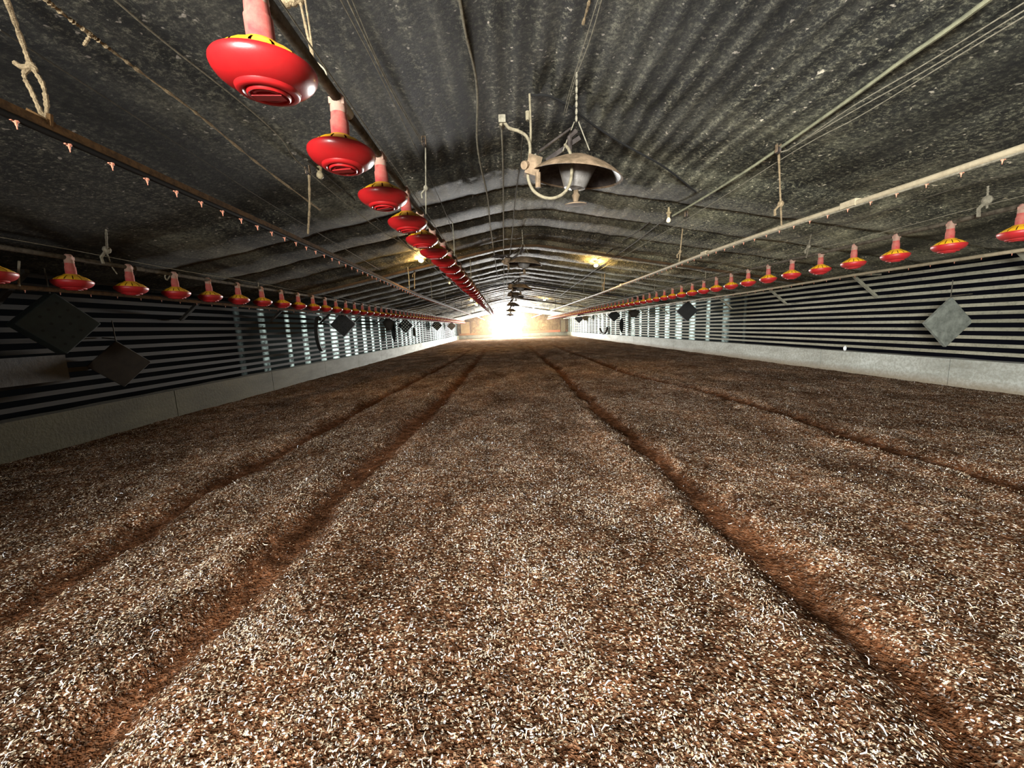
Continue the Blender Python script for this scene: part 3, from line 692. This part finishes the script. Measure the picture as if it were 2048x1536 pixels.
# ------------------------------------------------------------------ hanging gas heaters
def heater(loc, label, rz=0, tilt=0.0, first=True):
    r = empty('gas_heater', loc, label, 'heater', None, rz)
    r.rotation_euler.x = .11
    T = Matrix.Rotation(math.radians(7), 3, 'Y')
    b = MB(); b.lathe([(.05, .135), (.09, .130), (.14, .112), (.24, .068), (.31, .026), (.345, -.004), (.35, -.012), (.342, -.012), (.30, .018), (.235, .058), (.14, .10), (.05, .12)], 44, rot=T)
    d = b.build('canopy', M['rust'], r)
    b = MB(); b.lathe([(.33, -.004), (.30, .016), (.235, .056), (.14, .098), (0, .11)], 44, rot=T); b.build('canopy_lining', M['darkmetal'], d)
    b = MB(); b.lathe([(.150, .085), (.145, .07), (.085, -.075), (.080, -.085), (.035, -.09), (.02, -.10)], 30, rot=T); b.build('burner_cone', M['greymetal'], r)
    b = MB(); b.lathe([(.018, -.08), (.02, -.12), (.032, -.135), (.026, -.15), (.018, -.18), (.05, -.186), (.085, -.196), (.085, -.202), (0, -.205)], 20); b.build('burner_foot', M['rust'], r)
    b = MB(); b.box((-.33, -.05, .055), (.10, .13, .13), Matrix.Rotation(.3, 3, 'Y')); b.tube([(-.38, -.10, .06), (-.40, -.13, .05)], .028, 12); b.tube([(-.30, -.13, .0), (-.30, -.13, -.10)], .02, 8)
    b.build('gas_control', M['rust'], r, smooth=False)
    b = MB(); b.bar((-.30, -.08, .14), (-.06, -.02, .30), .10, .012); b.bar((-.22, .04, .12), (.03, .02, .26), .03, .03); b.tube([(-.05, 0, .17), (-.05, 0, .26), (0, 0, .30)], .02, 8); b.build('mounting_bracket', M['darkmetal'], r, smooth=False)
    b = MB()
    for s in (-1, 1): b.tube([(s*.10, 0, .17), (s*.015, 0, .36)], .004, 5)
    for k in range(max(1, int((prof(loc[0])-loc[2]-.36)/.045))): b.lathe([(.006, -.02), (.010, 0), (.006, .02)], 6, (0, 0, .38+k*.045))
    b.build('hanging_chain', M['cord'], r)
    return r
hp = onY(1152, 352, 3.1)
h1 = heater(hp, 'nearest round hanging gas heater with rusty canopy and looping hose')
HO = ['second', 'third', 'fourth', 'fifth', 'sixth', 'seventh']
for k, (px, py, Y) in enumerate(((1048, 528, 7.6), (1041, 577, 11.6), (1032, 592, 15.5), (1026, 610, 20.5), (1022, 621, 26.0), (1020, 630, 32.0))):
    q = onY(px, py, Y)
    dup(h1, (q.x, q.y, q.z), '%s hanging gas heater along the ridge, counted from the near one' % HO[k], rz=.3*k)
hy = 3.02
line('gas_hose', [onY(1001, 252, hy), onY(1006, 242, hy), onY(1018, 256, hy), onY(1036, 262, hy), onY(1052, 272, hy), onY(1060, 292, hy), onY(1058, 330, hy), onY(1056, 355, hy), onY(1066, 380, hy), onY(1086, 394, hy), onY(1108, 396, hy-.05), onY(1130, 384, hy-.1), onY(1142, 358, hy-.1), onY(1143, 320, hy-.08), onY(1138, 300, hy-.05), onY(1130, 290, hy)],
     .0115, M['hose'], 'pale rubber gas hose looping under the nearest heater', 'hose', n=8, seg=10)
line('gas_hose', [onY(1059, 188, hy+.06), onY(1061, 240, hy+.05), onY(1061, 280, hy+.04), onY(1056, 335, hy)], .0085, M['hose'], 'straight pale tube dropping from ceiling to the gas control of nearest heater', 'hose', n=6,
     extra=lambda b: b.lathe([(0, -.03), (.014, -.03), (.016, .03), (0, .03)], 8, onY(1055, 232, hy+.05)))
b = MB(); q = onY(1004, 240, hy); b.box(q, (.05, .05, .05)); b.tube([q, q+Vector((0, .10, 0))], .02, 8)
tag(b.build('pipe_elbow', M['cord'], smooth=False), 'grey pipe elbow on the ridge where the looping hose starts', 'pipe fitting')
line('support_rod', [onY(1066, 313, hy), onY(1106, 284, hy+.1)], .008, M['cord'], 'slanting grey rod just above the nearest heater canopy', 'rod', n=3)
# scorched junk hanging at the ridge in mid distance
for px, py, Y, s, lab in ((1020, 488, 9.0, .30, 'dark twisted strap hanging under the ridge in the middle distance'), (1003, 515, 8.4, .22, 'small dusty pulley cluster under the ridge left of the second heater')):
    q = onY(px, py, Y); b = MB()
    for k in range(7): b.tube(smoothpath([q+Vector((random.uniform(-s, s), random.uniform(-.1, .1), random.uniform(-.02, .06))) for _ in range(3)], 4), .016, 6)
    tag(b.build('hanging_strap', M['darkmetal']), lab, 'strap')

# ------------------------------------------------------------------ square boxes hung by a corner along the walls
def boxmat(name, col, dots=None, ds=11):
    m = mat(name, col, .75); n = N(m); v_ = n.coord(); nz = n.noise(v_, 9, 5, .7)
    c = n.ramp(nz, [(.35, tuple(x*.45 for x in col)), (.65, col)]); n.rgb(c); n.bump(nz, .4, .01); return m
BM = {'green': boxmat('dark_green_box', (.008, .015, .012)), 'black': boxmat('black_box', (.012, .013, .014)), 'brown': boxmat('brown_box', (.028, .019, .011)),
      'grey': boxmat('grey_green_box', (.22, .24, .21)), 'tan': boxmat('tan_box', (.16, .12, .07))}
hole = {True: mat('bright_hole', (.7, .72, .6), .8), False: mat('dark_hole', (.004, .004, .004), .9)}
def hbox(px, py, X, side, m, label, rz, pale_holes=False, holes=True, depth=.14, a=90):
    c = onX(px, py, X); c2 = Vector((X, c.y, c.z)); R_ = Matrix.Rotation(rz, 3, 'Z') @ Matrix.Rotation(PI/4, 3, 'Y')
    r = empty('inlet_box', c2, label, 'wall box', 'square boxes hung by one corner')
    b = MB(); b.box((0, 0, 0), (side, depth, side), R_); bo = b.build('box_body', BM[m], r, smooth=False)
    mod = bo.modifiers.new('bevel', 'BEVEL'); mod.width = .012; mod.segments = 2
    if holes:
        b = MB()
        for i in range(4):
            for j in range(4):
                if (i, j) in ((0, 0), (3, 3)): continue
                p = R_ @ Vector(((i-1.5)*side*.22, -depth/2-.002, (j-1.5)*side*.22))
                b.lathe([(.026 if pale_holes else .014, 0), (0, 0)], 10, p, R_ @ Matrix.Rotation(PI/2, 3, 'X'))
        b.build('vent_holes', hole[pale_holes], r)
    b = MB(); zt = side*.707; sg = 1 if X > 0 else -1
    b.tube([(0, 0, zt-.01), (0, 0, min(zt+.25, EZ-c2.z))], .006, 6); b.tube([(0, 0, zt+.02), (sg*(abs(XR if X > 0 else XL)+.08-abs(X)), 0, zt+.04)], .008, 6); b.build('hanging_hook', M['cable'], r)
hbox(1895, 645, 6.62, .52, 'grey', 'pale grey diamond-hung board in front of the right slatted wall, nearest on that side', 0.0, holes=False, depth=.05)
hbox(1374, 622, 6.45, .50, 'black', 'black box hung cornerwise on the right wall where daylight starts showing', -.15, holes=False)
hbox(1228, 631, 6.45, .52, 'black', 'black box hung cornerwise on the right wall, beyond the brown sack', -.1, holes=False)
hbox(1158, 637, 6.4, .56, 'black', 'small far black cornerwise box, second from the far right corner', -.1, holes=False)
hbox(1124, 640, 6.4, .60, 'brown', 'smallest dark cornerwise box beside the far right corner door', -.1, holes=False)
hbox(112, 648, -4.72, .45, 'green', 'large dark green perforated box hung cornerwise by the left wall, nearest the camera', 1.2, depth=.2)
hbox(240, 728, -4.92, .42, 'brown', 'dim brown cornerwise board low on the dark left wall', .9, holes=False, depth=.03)
hbox(687, 649, -4.72, .50, 'black', 'black perforated cornerwise box on the left wall in middle distance', .1, depth=.16)
hbox(811, 651, -4.72, .50, 'black', 'black cornerwise box with pale holes showing through on the left wall', .1, True)
hbox(874, 651, -4.7, .52, 'black', 'small far cornerwise box with pale holes on the left wall', .1, True)
hbox(903, 652, -4.6, .55, 'tan', 'tan cornerwise box near the far left corner', .1, holes=False)
def sack(px, py, X, w, h, m, label, cat='sack', name='hanging_sack'):
    c = onX(px, py, X); b = MB(); b.lathe([(0, h/2), (w*.25, h*.45), (w*.5, h*.15), (w*.48, -h*.2), (w*.25, -h*.45), (0, -h/2)], 12)
    for i, p in enumerate(b.v): b.v[i] = (p[0]*(1+.2*math.sin(p[2]*19)), p[1]*.4, p[2]*(1+.1*math.sin(p[0]*31)))
    b.tube([(0, 0, h/2-.02), (0, 0, EZ-c.z-.02)], .006, 5)
    tag(b.build(name, M[m] if m in M else BM[m], loc=(X, c.y, c.z)), label, cat)
sack(1268, 627, 6.5, .50, .40, 'brown', 'brown sack hanging on the right wall between two black boxes')
sack(1171, 636, 6.5, .52, .40, 'tan', 'tan sack hanging on the far right wall beside the small black box')
sack(777, 648, -4.75, .42, .50, 'brown', 'brown sack hanging on the left wall just before the box with pale holes')
sack(1243, 651, 6.75, .22, .85, 'black', 'narrow black bag hanging low on the right wall')
sack(787, 665, -4.9, .18, .80, 'black', 'narrow black bag hanging low on the left wall beside the brown sack')
def hoop(px, py, X, R, m, label, a0, a1, r=.03):
    c = onX(px, py, X); b = MB(); b.tube([(0, R*math.cos(t), R*math.sin(t)) for t in np.linspace(a0, a1, 18)], r, 7)
    for i, p in enumerate(b.v): b.v[i] = (p[0]-.25*p[1], p[1], p[2])
    tag(b.build('coiled_hose', M[m] if m in M else BM[m], loc=(X, c.y, c.z)), label, 'hose')
hoop(829, 674, -4.80, .45, 'brown', 'brown curved hose hooped over the slats on the left wall near the far boxes', .2, 3.0, .07)
hoop(640, 668, -4.85, .42, 'black', 'dark coil of hose hung on the left wall beside the black perforated box', 1.2, 4.9, .05)
hoop(1207, 652, 6.72, .50, 'brown', 'brown sagging hose low on the far right wall', 3.3, 6.0, .07)
# dull board on the left wall
c = onX(50, 742, -4.93); b = MB(); b.box((0, 0, 0), (.03, .75, .28)); tag(b.build('wall_board', BM['brown'], loc=c, smooth=False), 'dull brown board fixed low on the dark left wall at the photo edge', 'board')
c = onX(2030, 690, 6.80)
# small white tag on the right kerb
b = MB(); c = onX(1691, 696, 6.84); b.lathe([(0, .05), (.02, .03), (.028, 0), (.02, -.045), (0, -.06)], 10); tag(b.build('hanging_tag', mat('white_tag', (.8, .85, .9), .5), loc=(6.83, c.y, c.z)), 'tiny bright white plug on the top edge of the right concrete kerb', 'plug')

# ------------------------------------------------------------------ light
w = bpy.data.worlds.new('sky'); S.world = w; w.use_nodes = True; bg = w.node_tree.nodes['Background']
bg.inputs[0].default_value = (.88, .95, 1, 1); bg.inputs[1].default_value = 4.0
def area(name, loc, rot, sx, sy, e, col, spread=PI):
    l = bpy.data.lights.new(name, 'AREA'); l.shape = 'RECTANGLE'; l.size = sx; l.size_y = sy; l.energy = e; l.color = col; l.spread = spread
    o = bpy.data.objects.new(name, l); C.objects.link(o); o.location = loc; o.rotation_euler = rot; return o
area('near_doorway_daylight', (-1.5, YN+.3, 1.75), (math.radians(84), 0, math.radians(-26)), 2.2, 1.3, 680, (1, .99, .93), math.radians(96))
area('far_doorway_daylight', ((DX0+DX1)/2, YF+.35, 1.3), (math.radians(-115), 0, 0), 3.1, 2.3, 14000, (1, .98, .93), math.radians(150))
hz = bpy.data.materials.new('glare_haze'); hz.use_nodes = True; t = hz.node_tree; t.nodes.clear()  # haze volume added to spread a glare around the far doorway
vo = t.nodes.new('ShaderNodeVolumeScatter'); vo.inputs['Density'].default_value = .0011; vo.inputs['Anisotropy'].default_value = .55; vo.inputs['Color'].default_value = (1, .97, .92, 1)
ou = t.nodes.new('ShaderNodeOutputMaterial'); t.links.new(vo.outputs[0], ou.inputs['Volume'])
b = MB(); b.box((.9, 35.0, 1.6), (XR-XL+.6, 12.0, 3.1)); tag(b.build('glare_haze', hz, smooth=False), 'pale haze volume added for the glare around the far doorway', 'haze', kind='stuff')
S.cycles.volume_bounces = 0
S.view_settings.view_transform = 'Standard'; S.view_settings.look = 'None'; S.view_settings.exposure = 0; S.view_settings.gamma = 1
S.cycles.max_bounces = 4; S.cycles.diffuse_bounces = 3; S.cycles.glossy_bounces = 1; S.cycles.transmission_bounces = 1; S.cycles.use_adaptive_sampling = True; S.cycles.adaptive_threshold = .1; S.cycles.caustics_reflective = False; S.cycles.caustics_refractive = False; S.cycles.sample_clamp_indirect = 6
S.cycles.use_denoising = True
